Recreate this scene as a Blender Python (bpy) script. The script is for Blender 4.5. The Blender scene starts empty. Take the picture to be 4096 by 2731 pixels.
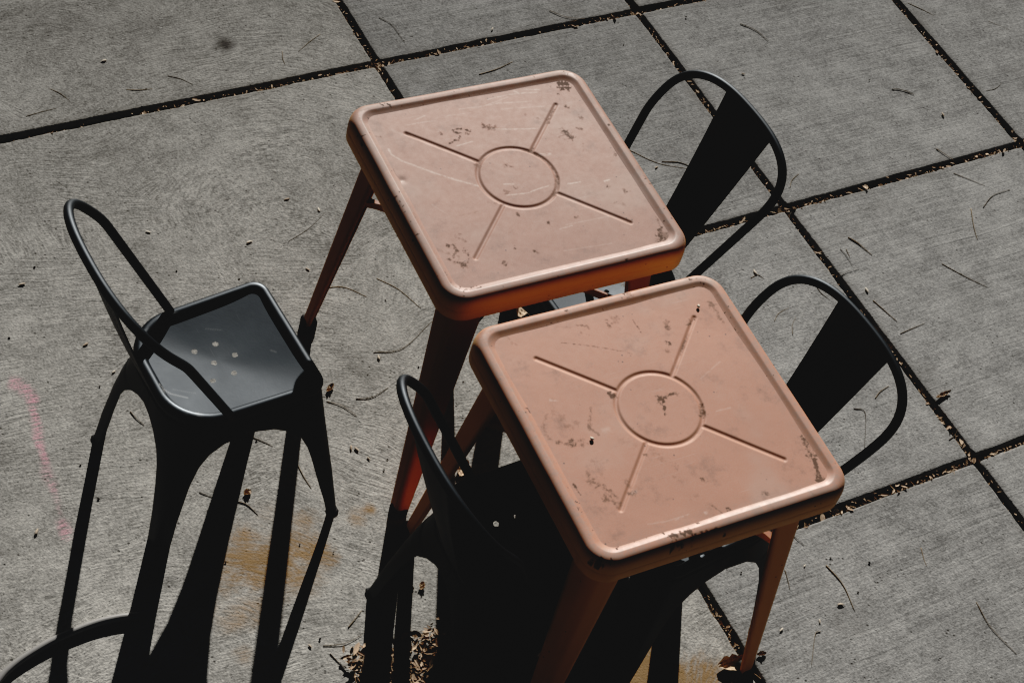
import bpy, math
import numpy as np
from mathutils import Vector, Matrix
# measured layout, metres: the x axis runs along the slab joints, z is up
NEEDLES=[[[-0.7992,1.0429],[-0.7758,1.0013],[-0.7702,0.9221]],[[-0.9978,1.018],[-1.0415,0.9954],[-1.0874,0.9664]],[[-1.1317,0.9785],[-1.1418,0.9477],[-1.1441,0.9261]],[[-1.4734,0.9719],[-1.4435,0.951],[-1.4207,0.9214]],[[-1.5984,0.9502],[-1.5656,0.9392],[-1.5304,0.9345]],[[-1.7894,1.0076],[-1.7701,0.9831],[-1.7545,0.9509]],[[-1.8796,0.9254],[-1.8375,0.9302],[-1.7982,0.9325]],[[-0.6172,0.7387],[-0.5566,0.7447],[-0.4947,0.7601]],[[-0.2748,0.9352],[-0.2381,0.8949],[-0.1821,0.87]],[[0.3013,0.7213],[0.3342,0.6813],[0.3485,0.6258]],[[0.6244,0.3262],[0.6596,0.3102],[0.686,0.2868]],[[0.9317,0.6564],[0.959,0.6186],[0.9865,0.5764]],[[1.1613,0.504],[1.1913,0.4698],[1.2183,0.4321]],[[0.9353,0.2283],[0.9716,0.2282],[1.01,0.2419]],[[0.6063,0.0641],[0.619,0.0356],[0.6321,0.0034]],[[0.5968,-0.0384],[0.629,-0.0742],[0.6627,-0.1122]],[[0.5995,-0.1842],[0.6608,-0.154],[0.7327,-0.1503]],[[0.558,-0.1767],[0.5215,-0.2368],[0.4983,-0.2858]],[[0.3332,-0.3261],[0.3671,-0.3812],[0.4128,-0.4432]],[[0.1184,-0.153],[0.1337,-0.1802],[0.1421,-0.217]],[[0.0693,-0.1835],[0.0709,-0.2145],[0.0661,-0.2499]],[[-0.3321,0.3373],[-0.2771,0.267],[-0.203,0.2215]],[[-0.2617,0.2678],[-0.2129,0.2495],[-0.1834,0.2191]],[[-1.3916,0.3087],[-1.3219,0.3355],[-1.258,0.3749]],[[-1.224,0.1243],[-1.1856,0.0735],[-1.157,-0.0027]],[[-1.331,-0.0927],[-1.256,-0.1038],[-1.1482,-0.0491]],[[-1.4297,-0.2079],[-1.3905,-0.2161],[-1.3411,-0.2027]],[[-1.3645,0.1368],[-1.3159,0.1239],[-1.2737,0.0767]],[[-1.5004,-0.1913],[-1.4709,-0.2154],[-1.4488,-0.256]],[[-1.944,-0.0661],[-1.9381,-0.088],[-1.927,-0.1129]],[[-1.8741,-0.3293],[-1.8592,-0.3448],[-1.8406,-0.3616]],[[-1.6363,-0.327],[-1.6362,-0.3658],[-1.6324,-0.4081]],[[-1.8139,-0.3765],[-1.788,-0.396],[-1.7737,-0.4312]],[[-1.7129,-0.2209],[-1.6899,-0.2449],[-1.6703,-0.269]],[[-1.6978,-0.7675],[-1.6806,-0.757],[-1.6544,-0.7406]],[[-1.7667,-0.7882],[-1.7229,-0.8009],[-1.6768,-0.7952]],[[-1.7602,-0.811],[-1.7528,-0.834],[-1.7439,-0.8532]],[[-0.564,-1.033],[-0.5553,-1.0926],[-0.5685,-1.1627]],[[-0.6799,-1.1782],[-0.6945,-1.178],[-0.7245,-1.212],[-0.7517,-1.2454]],[[-0.6694,-1.0064],[-0.6778,-1.0321],[-0.6875,-1.0559]],[[-0.5952,-0.9345],[-0.5904,-0.9482],[-0.5854,-0.9652]],[[-0.2668,-0.3458],[-0.2409,-0.3268],[-0.2009,-0.3183]],[[-0.243,-0.4019],[-0.2265,-0.3748],[-0.2009,-0.3532]],[[-0.2213,-0.6645],[-0.2001,-0.6881],[-0.2715,-0.7855]],[[-0.1443,-0.6566],[-0.1188,-0.6434],[-0.0831,-0.6352]],[[0.0563,-0.4978],[0.1012,-0.4938],[0.1479,-0.4901]],[[-0.0801,-0.274],[-0.0807,-0.305],[-0.0707,-0.3324]],[[0.1182,-0.1537],[0.1345,-0.1885],[0.1478,-0.2334]],[[0.086,-0.1894],[0.0816,-0.2043],[0.0781,-0.2194]],[[0.6255,0.3247],[0.654,0.3136],[0.6816,0.2827]],[[-0.0002,-0.271],[0.0411,-0.2622],[0.0779,-0.2645]],[[0.0602,0.0664],[0.0805,0.0877],[0.1152,0.1035]],[[-0.2463,-0.194],[-0.221,-0.1897],[-0.2108,-0.2087]],[[-0.0939,-0.2443],[-0.0662,-0.2697],[-0.0557,-0.3091]],[[0.0507,-0.3735],[0.0608,-0.4125],[0.0733,-0.4585]],[[-0.1783,-0.4555],[-0.1727,-0.4729],[-0.166,-0.4906]],[[-0.029,-0.8378],[-0.0063,-0.8314],[0.0162,-0.8175]],[[-0.304,-1.0798],[-0.317,-1.1103],[-0.322,-1.128]],[[-0.2626,-1.2563],[-0.2715,-1.3259],[-0.2551,-1.4091]]]
HUSKS=[[-1.6195,1.0736],[0.1825,0.5187],[-0.2894,0.2513],[-0.223,-0.1796],[-1.7175,0.4454],[-2.0606,0.3772],[-1.9776,0.1529],[-1.9417,0.0543],[-1.2719,0.3878],[-1.4872,0.3365],[-1.3387,0.4472],[-1.3805,0.2072],[-2.2386,-0.3056],[-1.6596,-0.3535],[-1.7938,-0.78],[-1.8073,-0.7048],[-0.6162,-1.0151],[-0.5924,-1.1375],[-0.768,-1.1392],[-0.6674,-1.1553],[-1.3254,-0.1119],[-1.5006,-0.3362],[-1.4895,-0.3446],[-1.4733,-0.3774],[-0.4893,0.9053],[0.0528,-0.3383],[0.7196,0.1798]]
GRIT=[[-2.0162,0.4207],[-1.6946,0.3033],[-1.5572,0.2308],[-2.1366,0.2282],[-1.9851,0.0256],[-1.6423,-0.21],[-1.2329,0.0511],[-0.1228,0.7351],[0.5751,0.3802],[0.1408,0.795],[-1.3298,-0.1161],[-0.5421,-1.0198],[-0.7761,-0.9733],[-0.4565,-1.0669],[-0.5318,-1.1247],[-1.2443,-0.1704],[-1.3718,-0.1498],[-1.1572,-0.2485],[-1.4318,-0.3946],[-1.4522,-0.4187],[-1.6997,-0.2409],[-2.0966,-0.1699],[-2.0887,-0.2704],[-1.8857,-0.5203],[-1.715,-0.5369],[-1.6525,-0.582],[-1.7672,-0.7709],[-1.0992,-0.7119]]
LEAVES={"foot":[-0.9222,-1.1748],"a":[-1.5381,-0.7366],"b":[-1.5022,-0.7341],"c":[0.0438,-0.7126],"d":[-1.774,-0.3698],"e":[-1.4774,-0.1594],"f":[-0.8478,-1.1748],"h":[-0.9047,-0.0881],"i":[-1.2739,-0.4822],"j":[-2.0483,-0.4638]}
RUST=[[-1.8166,-0.5582,0.07,1],[-1.7412,-0.5267,0.05,0.8],[-1.6931,-0.5631,0.05,0.9],[-1.8274,-0.482,0.05,0.7],[-1.8998,-0.5617,0.06,0.5],[-1.6746,-0.5942,0.03,0.8],[-1.7126,-0.4452,0.022,0.8],[-1.68,-0.4822,0.04,0.6],[-1.528,-0.5075,0.018,0.8],[-1.5649,-0.5164,0.03,0.6],[-1.81,-0.643,0.05,0.4],[-1.9312,-0.7433,0.03,0.5],[-1.7397,-0.6232,0.05,0.6],[-1.7471,-0.4386,0.05,0.3],[-1.8662,-0.6559,0.06,0.55],[-1.9176,-0.6587,0.05,0.5],[-1.7091,-0.5509,0.06,0.8],[-1.776,-0.5855,0.07,0.8],[-1.9581,-0.6088,0.05,0.35],[-1.8482,-0.5342,0.07,0.8]]
DARK=[[-1.278,1.0501,0.03,1.3],[-2.0215,-0.5267,0.02,0.4],[-1.9553,-0.5753,0.02,0.35],[-1.7073,1.2452,0.12,0.25],[-1.5019,1.1906,0.1,0.2],[-0.8242,1.1128,0.03,0.5]]
PINK=[[-2.1671,0.0984],[-2.1415,0.0828],[-2.1445,0.0244],[-2.153,-0.0506],[-2.1613,-0.124],[-2.1694,-0.1959],[-2.1774,-0.2664],[-2.1886,-0.346]]
RUST2=[[-1.1151,-1.0896,0.07,1.3],[-1.0807,-1.1494,0.06,1.2],[-1.1556,-1.1195,0.06,1.3],[-1.0052,-1.1796,0.07,0.9],[-1.1345,-1.162,0.07,1.2]]
M1=[[[[-0.0781,0.1656],[-0.0641,0.1662],[-0.0436,0.1557]],0.0033,0.8],[[[-0.0769,0.1581],[-0.0532,0.1497]],0.0041,0.8],[[[-0.0709,0.1459],[-0.0818,0.1368],[-0.1029,0.1304]],0.0033,0.7],[[[-0.1108,0.1637],[-0.1074,0.1551]],0.0033,0.6],[[[-0.0009,0.1581],[0.0086,0.1485]],0.0099,0.5],[[[0.2211,0.2428],[0.2395,0.2352]],0.0058,1.3],[[[0.2133,0.232],[0.233,0.224]],0.0058,1.3],[[[0.2141,0.2235],[0.2228,0.2214]],0.0041,1],[[[0.2414,0.2539],[0.2599,0.2462],[0.2576,0.2359]],0.0041,1.4],[[[0.2386,0.2482],[0.2427,0.2535]],0.0033,1],[[[0.1972,0.239],[0.1964,0.2354]],0.0025,0.5],[[[0.2018,0.2126],[0.2021,0.2113]],0.0033,0.7],[[[0.2026,0.173],[0.2064,0.1689]],0.0041,0.6],[[[0.1619,0.0989],[0.1722,0.0811]],0.0099,0.6],[[[0.1475,0.0843],[0.1555,0.0763]],0.0058,0.4],[[[0.2189,0.1335],[0.219,0.1298]],0.0058,0.5],[[[0.1969,0.1034],[0.2087,0.0962]],0.0041,0.5],[[[0.1897,0.0585],[0.1758,0.0339]],0.0033,0.3],[[[0.2436,0.0086],[0.26,0.0122]],0.0049,0.6],[[[-0.0141,0.0401],[-0.0056,0.0338]],0.0066,0.5],[[[-0.0211,-0.0232],[-0.0185,-0.0274]],0.0049,0.5],[[[-0.0485,-0.0285],[-0.0369,-0.0327],[-0.046,-0.0376]],0.0041,0.4],[[[-0.022,-0.0058],[-0.0164,-0.0085]],0.0033,0.4],[[[0.1808,-0.0781],[0.1817,-0.0818]],0.0049,0.6],[[[0.215,-0.0947],[0.217,-0.0981]],0.0049,0.6],[[[0.0714,-0.1369],[0.0823,-0.1371]],0.0041,0.5],[[[-0.0443,-0.0915],[-0.047,-0.1019]],0.0033,0.6],[[[-0.092,-0.1761],[-0.0918,-0.1794]],0.0041,0.6],[[[-0.0549,-0.2005],[-0.0527,-0.2032]],0.0041,0.6],[[[0.0088,-0.136],[0.0094,-0.1384]],0.0033,0.6],[[[-0.1308,-0.2091],[-0.1287,-0.214]],0.0049,0.6],[[[-0.2247,-0.1348],[-0.2129,-0.1391],[-0.2119,-0.1544],[-0.2251,-0.1666]],0.0049,0.6],[[[-0.249,-0.1413],[-0.2341,-0.1561]],0.0049,0.3],[[[-0.1947,-0.1592],[-0.1945,-0.1779],[-0.2036,-0.1886],[-0.2182,-0.1924]],0.0058,0.6],[[[-0.2366,-0.1713],[-0.2218,-0.1861],[-0.2093,-0.1964]],0.0049,0.6],[[[-0.1921,-0.1196],[-0.1861,-0.1305]],0.0074,0.4],[[[-0.2255,-0.1559],[-0.2165,-0.1743]],0.0066,0.35],[[[0.2464,-0.1875],[0.2399,-0.2083]],0.0049,0.5],[[[0.2367,-0.2159],[0.2256,-0.238],[0.2129,-0.2578]],0.0074,0.8],[[[0.2404,-0.2309],[0.24,-0.2532]],0.0115,0.4],[[[0.1772,-0.1232],[0.1912,-0.1326]],0.0049,0.3],[[[0.0894,-0.0074],[0.0759,-0.0387],[0.054,-0.0672]],0.0049,0.5],[[[-0.2475,0.1896],[-0.2404,0.1854]],0.0033,0.4],[[[0.1756,0.1753],[0.1391,0.1351]],0.0049,0.5],[[[-0.076,0.0591],[-0.0702,0.0518]],0.0049,0.4],[[[-0.0944,-0.05],[-0.0797,-0.0568]],0.0041,0.3],[[[-0.1688,-0.0676],[-0.1244,-0.067]],0.0025,0.3],[[[0.1215,0.1529],[0.1247,0.1497]],0.0033,0.4],[[[0.0999,0.1724],[0.1007,0.1692]],0.0033,0.3]]
S1=[[[[-0.2376,0.1474],[-0.2379,0.133],[-0.2237,0.1091],[-0.1986,0.0853],[-0.1734,0.0616],[-0.1311,0.0265],[-0.0941,-0.0004]],0.0029,0.7],[[[-0.0897,0.1193],[-0.0515,0.1231]],0.0021,0.6],[[[0.0058,0.1474],[0.0431,0.1374],[0.1073,0.1236]],0.0021,0.7],[[[-0.0377,-0.0103],[-0.0177,-0.0161]],0.0021,0.7],[[[-0.0456,-0.0417],[0.0016,-0.0475],[0.0267,-0.0428],[0.0557,-0.0402]],0.0025,0.7],[[[0.0993,-0.046],[0.129,-0.0475]],0.0025,0.8],[[[0.1831,-0.0589],[0.1948,-0.0585]],0.0025,0.9],[[[0.0228,-0.1582],[0.053,-0.157]],0.0025,0.5],[[[0.0771,0.0516],[0.1027,0.0462]],0.0021,0.7],[[[0.0792,0.0463],[0.1,0.0427]],0.0021,0.6],[[[0.0366,0.2343],[0.0856,0.2379],[0.1269,0.234],[0.158,0.2283]],0.0021,0.5],[[[0.0053,0.2174],[0.0526,0.218],[0.1326,0.2058]],0.0021,0.4],[[[-0.0391,0.2222],[0.0192,0.217],[0.0873,0.2312]],0.0021,0.4],[[[-0.1744,0.2048],[-0.1384,0.2047],[-0.1119,0.2028]],0.0021,0.4],[[[-0.1471,0.2159],[-0.122,0.2216]],0.0025,0.5],[[[0.1323,0.2453],[0.1661,0.2352]],0.0025,0.5],[[[0.0534,0.1993],[0.1155,0.1901],[0.1555,0.1834]],0.0021,0.35],[[[-0.0725,0.2093],[-0.0189,0.205]],0.0021,0.3],[[[0.0422,-0.1513],[0.1426,-0.1536]],0.0021,0.3],[[[-0.2108,-0.0242],[-0.1904,-0.0573]],0.0016,0.25],[[[0.0058,-0.2153],[0.1153,-0.224]],0.0021,0.25],[[[0.1081,0.2449],[0.114,0.2372]],0.0041,0.5],[[[-0.2083,0.1985],[-0.1927,0.1827]],0.0041,0.3],[[[-0.2553,0.0548],[-0.2423,0.0547]],0.0041,0.7]]
M2=[[[[-0.0638,0.2348],[-0.0462,0.2264],[-0.0457,0.2168]],0.0031,0.5],[[[-0.0659,0.2145],[-0.0515,0.2052]],0.0031,0.4],[[[-0.1068,0.2412],[-0.0787,0.2322]],0.0031,0.3],[[[0.0005,0.2241],[0.0001,0.2191]],0.0082,0.5],[[[0.0189,0.2296],[0.0208,0.2226]],0.0082,0.4],[[[0.0154,0.2018],[0.0241,0.1866]],0.0103,0.25],[[[0.1203,0.1901],[0.1146,0.1757]],0.0062,0.5],[[[-0.2146,0.2388],[-0.2107,0.2302]],0.0082,0.35],[[[-0.2407,0.1944],[-0.2282,0.1876]],0.0103,0.25],[[[0.0531,0.2131],[0.0541,0.1802]],0.0021,0.5],[[[-0.115,0.2028],[-0.0581,0.1764],[-0.0198,0.1556],[0.0096,0.1362]],0.0016,0.6],[[[0.0932,0.1438],[0.0931,0.1406]],0.0031,0.8],[[[0.0989,0.1408],[0.093,0.1312]],0.0031,0.9],[[[0.0823,0.1218],[0.0832,0.1184]],0.0072,0.4],[[[-0.0771,0.064],[-0.0768,0.0543]],0.0072,0.9],[[[0.0091,0.0271],[0.0174,0.0203],[0.0433,0.0226]],0.0041,0.7],[[[0.0209,0.0217],[0.0086,0.0062]],0.0031,1.3],[[[0.0092,0.0013],[0.0045,-0.0133]],0.0041,1.1],[[[0.0096,0.021],[0.0068,0.0128]],0.0041,0.8],[[[0.0325,0.0229],[0.0504,0.0204]],0.0051,0.5],[[[-0.2234,0.052],[-0.2389,0.0307],[-0.24,0.0023]],0.0051,0.4],[[[-0.2053,0.0522],[-0.1955,0.0404]],0.0082,0.3],[[[-0.2304,-0.0093],[-0.2056,-0.0212],[-0.1848,-0.0209]],0.0062,0.5],[[[-0.203,-0.018],[-0.1997,-0.0248]],0.0082,0.7],[[[-0.1937,-0.0284],[-0.1852,-0.03]],0.0082,0.5],[[[-0.1944,0.0167],[-0.1717,0.0154]],0.0103,0.35],[[[-0.1323,0.0394],[-0.1441,0.0184],[-0.1579,-0.0006],[-0.1464,-0.017]],0.0041,0.45],[[[-0.2049,-0.091],[-0.209,-0.1091],[-0.1921,-0.1258],[-0.1829,-0.1426],[-0.1791,-0.1548],[-0.1799,-0.171]],0.0062,0.5],[[[-0.1962,-0.1437],[-0.1968,-0.1545]],0.0082,0.5],[[[-0.1859,-0.1581],[-0.1852,-0.1666]],0.0072,0.5],[[[-0.1444,-0.1329],[-0.1438,-0.1415]],0.0082,0.4],[[[-0.1493,-0.1519],[-0.1376,-0.159]],0.0062,0.5],[[[-0.1042,-0.0465],[-0.0868,-0.0636]],0.0123,0.25],[[[-0.0641,-0.0852],[-0.0562,-0.1049]],0.0123,0.3],[[[-0.0802,-0.0858],[-0.0776,-0.0907]],0.0041,0.5],[[[-0.0357,-0.1304],[-0.031,-0.1364]],0.0082,0.45],[[[0.0019,-0.1709],[0.0039,-0.1749]],0.0051,0.6],[[[-0.0389,-0.198],[-0.0272,-0.2007]],0.0072,0.35],[[[-0.0513,-0.1491],[-0.0422,-0.1566]],0.0062,0.3],[[[0.2355,0.2087],[0.2351,0.1825],[0.2365,0.1546]],0.0062,0.45],[[[0.2356,0.1988],[0.2358,0.1888]],0.0093,0.4],[[[0.2473,-0.1451],[0.2439,-0.1689],[0.2403,-0.1883]],0.0062,0.7],[[[0.2531,-0.154],[0.2479,-0.1761]],0.0103,0.4],[[[0.2413,-0.2004],[0.2346,-0.2244],[0.2279,-0.2396]],0.0051,1.0],[[[0.2293,-0.24],[0.2216,-0.2559]],0.0093,1.1],[[[0.2305,-0.1905],[0.2529,-0.1953]],0.0031,0.9],[[[0.2608,-0.1973],[0.2608,-0.199]],0.0051,1.3],[[[0.0172,-0.2475],[0.0177,-0.2504]],0.0051,0.9],[[[0.1016,-0.2361],[0.1064,-0.2399]],0.0051,0.5],[[[0.1066,0.0367],[0.1497,0.0483]],0.0144,0.15],[[[0.2264,0.0626],[0.2623,0.0645]],0.0206,0.12],[[[0.1104,-0.0494],[0.1201,-0.0615]],0.0144,0.15],[[[-0.2419,-0.104],[-0.2412,-0.1125]],0.0031,0.7],[[[-0.2411,-0.1153],[-0.2405,-0.1292]],0.0021,0.6],[[[-0.0093,-0.2299],[0.0023,-0.2558]],0.0021,0.5],[[[-0.1303,0.2703],[-0.1175,0.2633]],0.0041,0.6],[[[-0.0044,0.0404],[0.0662,0.0491]],0.0185,0.12],[[[0.1722,-0.1985],[0.1741,-0.2135]],0.0051,0.25],[[[-0.1515,-0.0772],[-0.1502,-0.0946]],0.0103,0.2],[[[-0.187,-0.0658],[-0.1661,-0.0754]],0.0051,0.35],[[[-0.1826,-0.0774],[-0.1822,-0.1067]],0.0051,0.3],[[[0.0868,-0.018],[0.0747,-0.0442]],0.0062,0.7],[[[0.1623,0.1713],[0.1758,0.177]],0.0051,0.9]]
S2=[[[[-0.1481,-0.2267],[-0.1101,-0.2323],[-0.0631,-0.232]],0.0015,0.35],[[[-0.0935,-0.235],[-0.0659,-0.2322]],0.0019,0.5],[[[0.1072,-0.0406],[0.1402,-0.0413]],0.0026,0.4],[[[-0.2005,0.0831],[-0.1874,0.0778]],0.0031,0.5],[[[-0.0306,-0.2394],[-0.0274,-0.2394]],0.0041,0.6],[[[-0.1286,-0.0127],[-0.1219,-0.012]],0.0082,0.3],[[[-0.1442,-0.1569],[-0.1361,-0.1562]],0.0051,0.5],[[[0.0868,0.1016],[0.0789,0.0822]],0.0021,0.2],[[[0.1167,0.0398],[0.1764,0.0652]],0.0021,0.25]]
R2=[[[[-0.1211,-0.2664],[-0.1085,-0.2668],[-0.079,-0.2697]],0.0062,1.0],[[[-0.1226,-0.2739],[-0.1163,-0.2717]],0.0051,1],[[[-0.1242,-0.2814],[-0.1083,-0.2824]],0.0051,1.2],[[[-0.0794,-0.2722],[-0.0805,-0.2815]],0.0051,1],[[[-0.0637,-0.2748],[-0.0291,-0.2782]],0.0031,1.0],[[[-0.0135,-0.2877],[-0.0078,-0.2934]],0.0041,1],[[[-0.2803,-0.2682],[-0.2735,-0.2694]],0.0072,1.4],[[[-0.2832,-0.2594],[-0.2822,-0.2623]],0.0041,1.0],[[[0.1917,-0.2706],[0.1977,-0.2743]],0.0041,0.8],[[[0.0728,0.2789],[0.0796,0.2704]],0.0062,0.5]]
CRUMB=[[0.2043,0.204],[-0.163,-0.0238]]
DENT=[[-0.2442,0.0575]]
HOSE=[[-2.4528, -0.6497], [-2.4134, -0.619], [-2.391, -0.6054], [-2.3593, -0.5924], [-2.3081, -0.5785], [-2.2665, -0.5716], [-2.2254, -0.5679], [-2.1851, -0.5676], [-2.1461, -0.5723], [-2.116, -0.5798], [-2.1042, -0.5838]]
CAM=[-2.754558, -2.247875, 3.235599, 0.707748, 0.870087, 0.29685, 3828.69568]
XD,XF,YA,YC=[-0.8865, 0.899, 0.8617, -0.9109]
T1=[-1.1716, -0.2591, -0.037]
T2=[-1.1873, -0.8941, -0.037]
TOE=[(0,.0055),(.012,.006),(.03,.010),(.05,.024),(.08,.062),(.13,.124),(.25,.260),(.5,.54),(1,1)]
SUN_H=(-0.5446,-0.8387); SUN_L=1.99; SUN_E=5.0; SKY_S=.012
CHAIRS=[([-1.8478, -0.2919, 0.0672],'lone charcoal chair at the left with a sunlit seat and seven drain holes'),([-0.916, -0.3455, 3.2072],'charcoal chair tucked behind the pinkish table, back to the right'),([-1.4388, -0.8995, -0.0137],'charcoal chair in deep shade left of the front table, only its rail lit'),([-1.0185, -0.9391, 3.1926],'charcoal chair tucked behind the front orange table, back to the right')]

def cr_curve(P, n):
    P = np.asarray(P, float); P = np.vstack([2 * P[0] - P[1], P, 2 * P[-1] - P[-2]]); o = []
    for i in range(1, len(P) - 2):
        a, b, c, d = P[i - 1:i + 3]
        for t in np.linspace(0, 1, n, endpoint=False):
            o.append(.5 * (2 * b + (c - a) * t + (2 * a - 5 * b + 4 * c - d) * t * t + (3 * b - a - 3 * c + d) * t ** 3))
    o.append(P[-2]); return np.array(o)
def rail_curve(n=30):
    xa, ya, xk, yk, zk, zt, lean, b, ne, bu = RAIL
    ph = np.linspace(0, np.pi / 2, n)
    y = yk * np.abs(np.cos(ph)) ** (2 / ne) + bu * np.sin(2 * ph) * .3; h = (zt - zk) * np.abs(np.sin(ph)) ** (2 / ne); y[-1] = 0
    x = xk + lean * h - b * (1 - np.clip(y / yk, 0, 1) ** 2)
    half = np.vstack([[[xa, ya, .45]], np.stack([x, y, zk + h], 1)])
    m = half[::-1][1:].copy(); m[:, 1] *= -1
    P = np.vstack([half, m]); seg = np.linalg.norm(np.diff(P, axis=0), axis=1); L = np.concatenate([[0], np.cumsum(seg)])
    u = np.linspace(0, L[-1], 130); Q = np.stack([np.interp(u, L, P[:, k]) for k in range(3)], 1)
    for _ in range(6): Q[1:-1] = .5 * Q[1:-1] + .25 * (Q[:-2] + Q[2:])     # soften the bends like drawn tube
    return Q
RAIL=[-0.0359, 0.1482, -0.1636, 0.1968, 0.7343, 0.8617, -0.7572, 0.0115, 2.9737, 0.0362]
C = bpy.context.scene.collection
SC = bpy.context.scene
RNG = np.random.default_rng(7)

# ------------------------------------------------------------------ helpers
def mesh(name, V, F, smooth=True, attrs=None):
    me = bpy.data.meshes.new(name)
    me.from_pydata([tuple(map(float, v)) for v in V], [], [tuple(int(i) for i in f) for f in F])
    if smooth and len(me.polygons):
        me.polygons.foreach_set('use_smooth', [True] * len(me.polygons))
    for k, a in (attrs or {}).items():
        at = me.attributes.new(k, 'FLOAT', 'POINT'); at.data.foreach_set('value', np.asarray(a, dtype=np.float32))
    me.update(); return me

def obj(name, me, mat, parent=None, solid=0, off=-1):
    o = bpy.data.objects.new(name, me); C.objects.link(o)
    if mat and not me.materials: me.materials.append(mat)
    if parent: o.parent = parent
    if solid:
        m = o.modifiers.new('thick', 'SOLIDIFY'); m.thickness = solid; m.offset = off
    return o

def tag(o, label, cat, group=None):
    o['label'] = label; o['category'] = cat
    if group: o['group'] = group
    return o

def thing(name, label, cat, loc, rz, group=None):
    o = bpy.data.objects.new(name, None); o.empty_display_size = .05; C.objects.link(o)
    o.location = loc; o.rotation_euler = (0, 0, rz); return tag(o, label, cat, group)

def copy_tree(o, parent=None):
    c = o.copy(); C.objects.link(c)
    if parent: c.parent = parent
    for ch in list(o.children): copy_tree(ch, c)
    return c

def rows_faces(n, m, closed=False):
    F = []
    for i in range(n - 1):
        for j in range(m if closed else m - 1):
            a = i * m + j; b = i * m + (j + 1) % m
            F.append((a, b, b + m, a + m))
    return F

def tube(path, r, seg=10, cap=True):
    P = np.asarray(path, float); n = len(P)
    R = np.full(n, r) if np.isscalar(r) else np.asarray(r, float)
    T = np.gradient(P, axis=0); T /= np.linalg.norm(T, axis=1)[:, None] + 1e-12
    up = np.array([0, 0, 1.]) if abs(T[0, 2]) < .9 else np.array([1., 0, 0])
    N = np.cross(T[0], up); N /= np.linalg.norm(N)
    V = []
    for i in range(n):
        N = N - T[i] * (N @ T[i]); N /= np.linalg.norm(N); B = np.cross(T[i], N)
        for k in range(seg):
            a = 2 * math.pi * k / seg
            V.append(P[i] + R[i] * (math.cos(a) * N + math.sin(a) * B))
    F = rows_faces(n, seg, True)
    if cap: F += [tuple(range(seg - 1, -1, -1)), tuple((n - 1) * seg + k for k in range(seg))]
    return np.array(V), F

def rounded_poly(corners, radii, step=.004, nc=10):
    """closed outline, counter-clockwise, equal vertex count for equal corner counts"""
    P = np.array(corners, float); n = len(P); out = []
    arcs = []
    for i in range(n):
        a = P[i - 1] - P[i]; b = P[(i + 1) % n] - P[i]
        a /= np.linalg.norm(a); b /= np.linalg.norm(b)
        ang = math.acos(np.clip(a @ b, -1, 1)); t = radii[i] / math.tan(ang / 2)
        p0 = P[i] + a * t; p1 = P[i] + b * t
        bis = (a + b) / np.linalg.norm(a + b); c = P[i] + bis * (radii[i] / math.sin(ang / 2))
        th0 = math.atan2(*(p0 - c)[::-1]); th1 = math.atan2(*(p1 - c)[::-1])
        d = (th1 - th0 + math.pi) % (2 * math.pi) - math.pi
        arcs.append([(c[0] + radii[i] * math.cos(th0 + d * k / nc), c[1] + radii[i] * math.sin(th0 + d * k / nc)) for k in range(nc + 1)])
    for i in range(n):
        out += arcs[i]
        q0 = np.array(arcs[i][-1]); q1 = np.array(arcs[(i + 1) % n][0])
        k = max(2, int(step)) if step > 1 else 12
        out += [tuple(q0 + (q1 - q0) * j / k) for j in range(1, k)]
    return np.array(out)

def strokes(X, Y, L, base=0.0, noise=None):
    """paint soft brush strokes [(points, halfwidth, strength)] into a vertex mask"""
    A = np.zeros_like(X)
    for pts, w, s in L:
        P = np.array(pts); lo = P.min(0) - 4 * w; hi = P.max(0) + 4 * w
        idx = np.where((X > lo[0]) & (X < hi[0]) & (Y > lo[1]) & (Y < hi[1]))[0]
        if not len(idx): continue
        x = X[idx]; y = Y[idx]; d = np.full(len(idx), 9.)
        for i in range(max(1, len(P) - 1)):
            a = P[i]; b = P[min(i + 1, len(P) - 1)]; ab = b - a; l2 = ab @ ab + 1e-12
            t = np.clip(((x - a[0]) * ab[0] + (y - a[1]) * ab[1]) / l2, 0, 1)
            d = np.minimum(d, np.hypot(x - a[0] - t * ab[0], y - a[1] - t * ab[1]))
        if noise is not None: d = d + noise[idx] * w * 1.1
        v = s * np.clip(1.25 - d / w, 0, 1)
        A[idx] = np.maximum(A[idx], v)
    return A

def vnoise(x, y, seed):
    """cheap value noise -1..1"""
    r = np.random.default_rng(seed); G = r.random((64, 64)) * 2 - 1
    xi = np.floor(x).astype(int); yi = np.floor(y).astype(int); fx = x - xi; fy = y - yi
    fx = fx * fx * (3 - 2 * fx); fy = fy * fy * (3 - 2 * fy)
    g = lambda i, j: G[i % 64, j % 64]
    return (g(xi, yi) * (1 - fx) + g(xi + 1, yi) * fx) * (1 - fy) + (g(xi, yi + 1) * (1 - fx) + g(xi + 1, yi + 1) * fx) * fy

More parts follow.
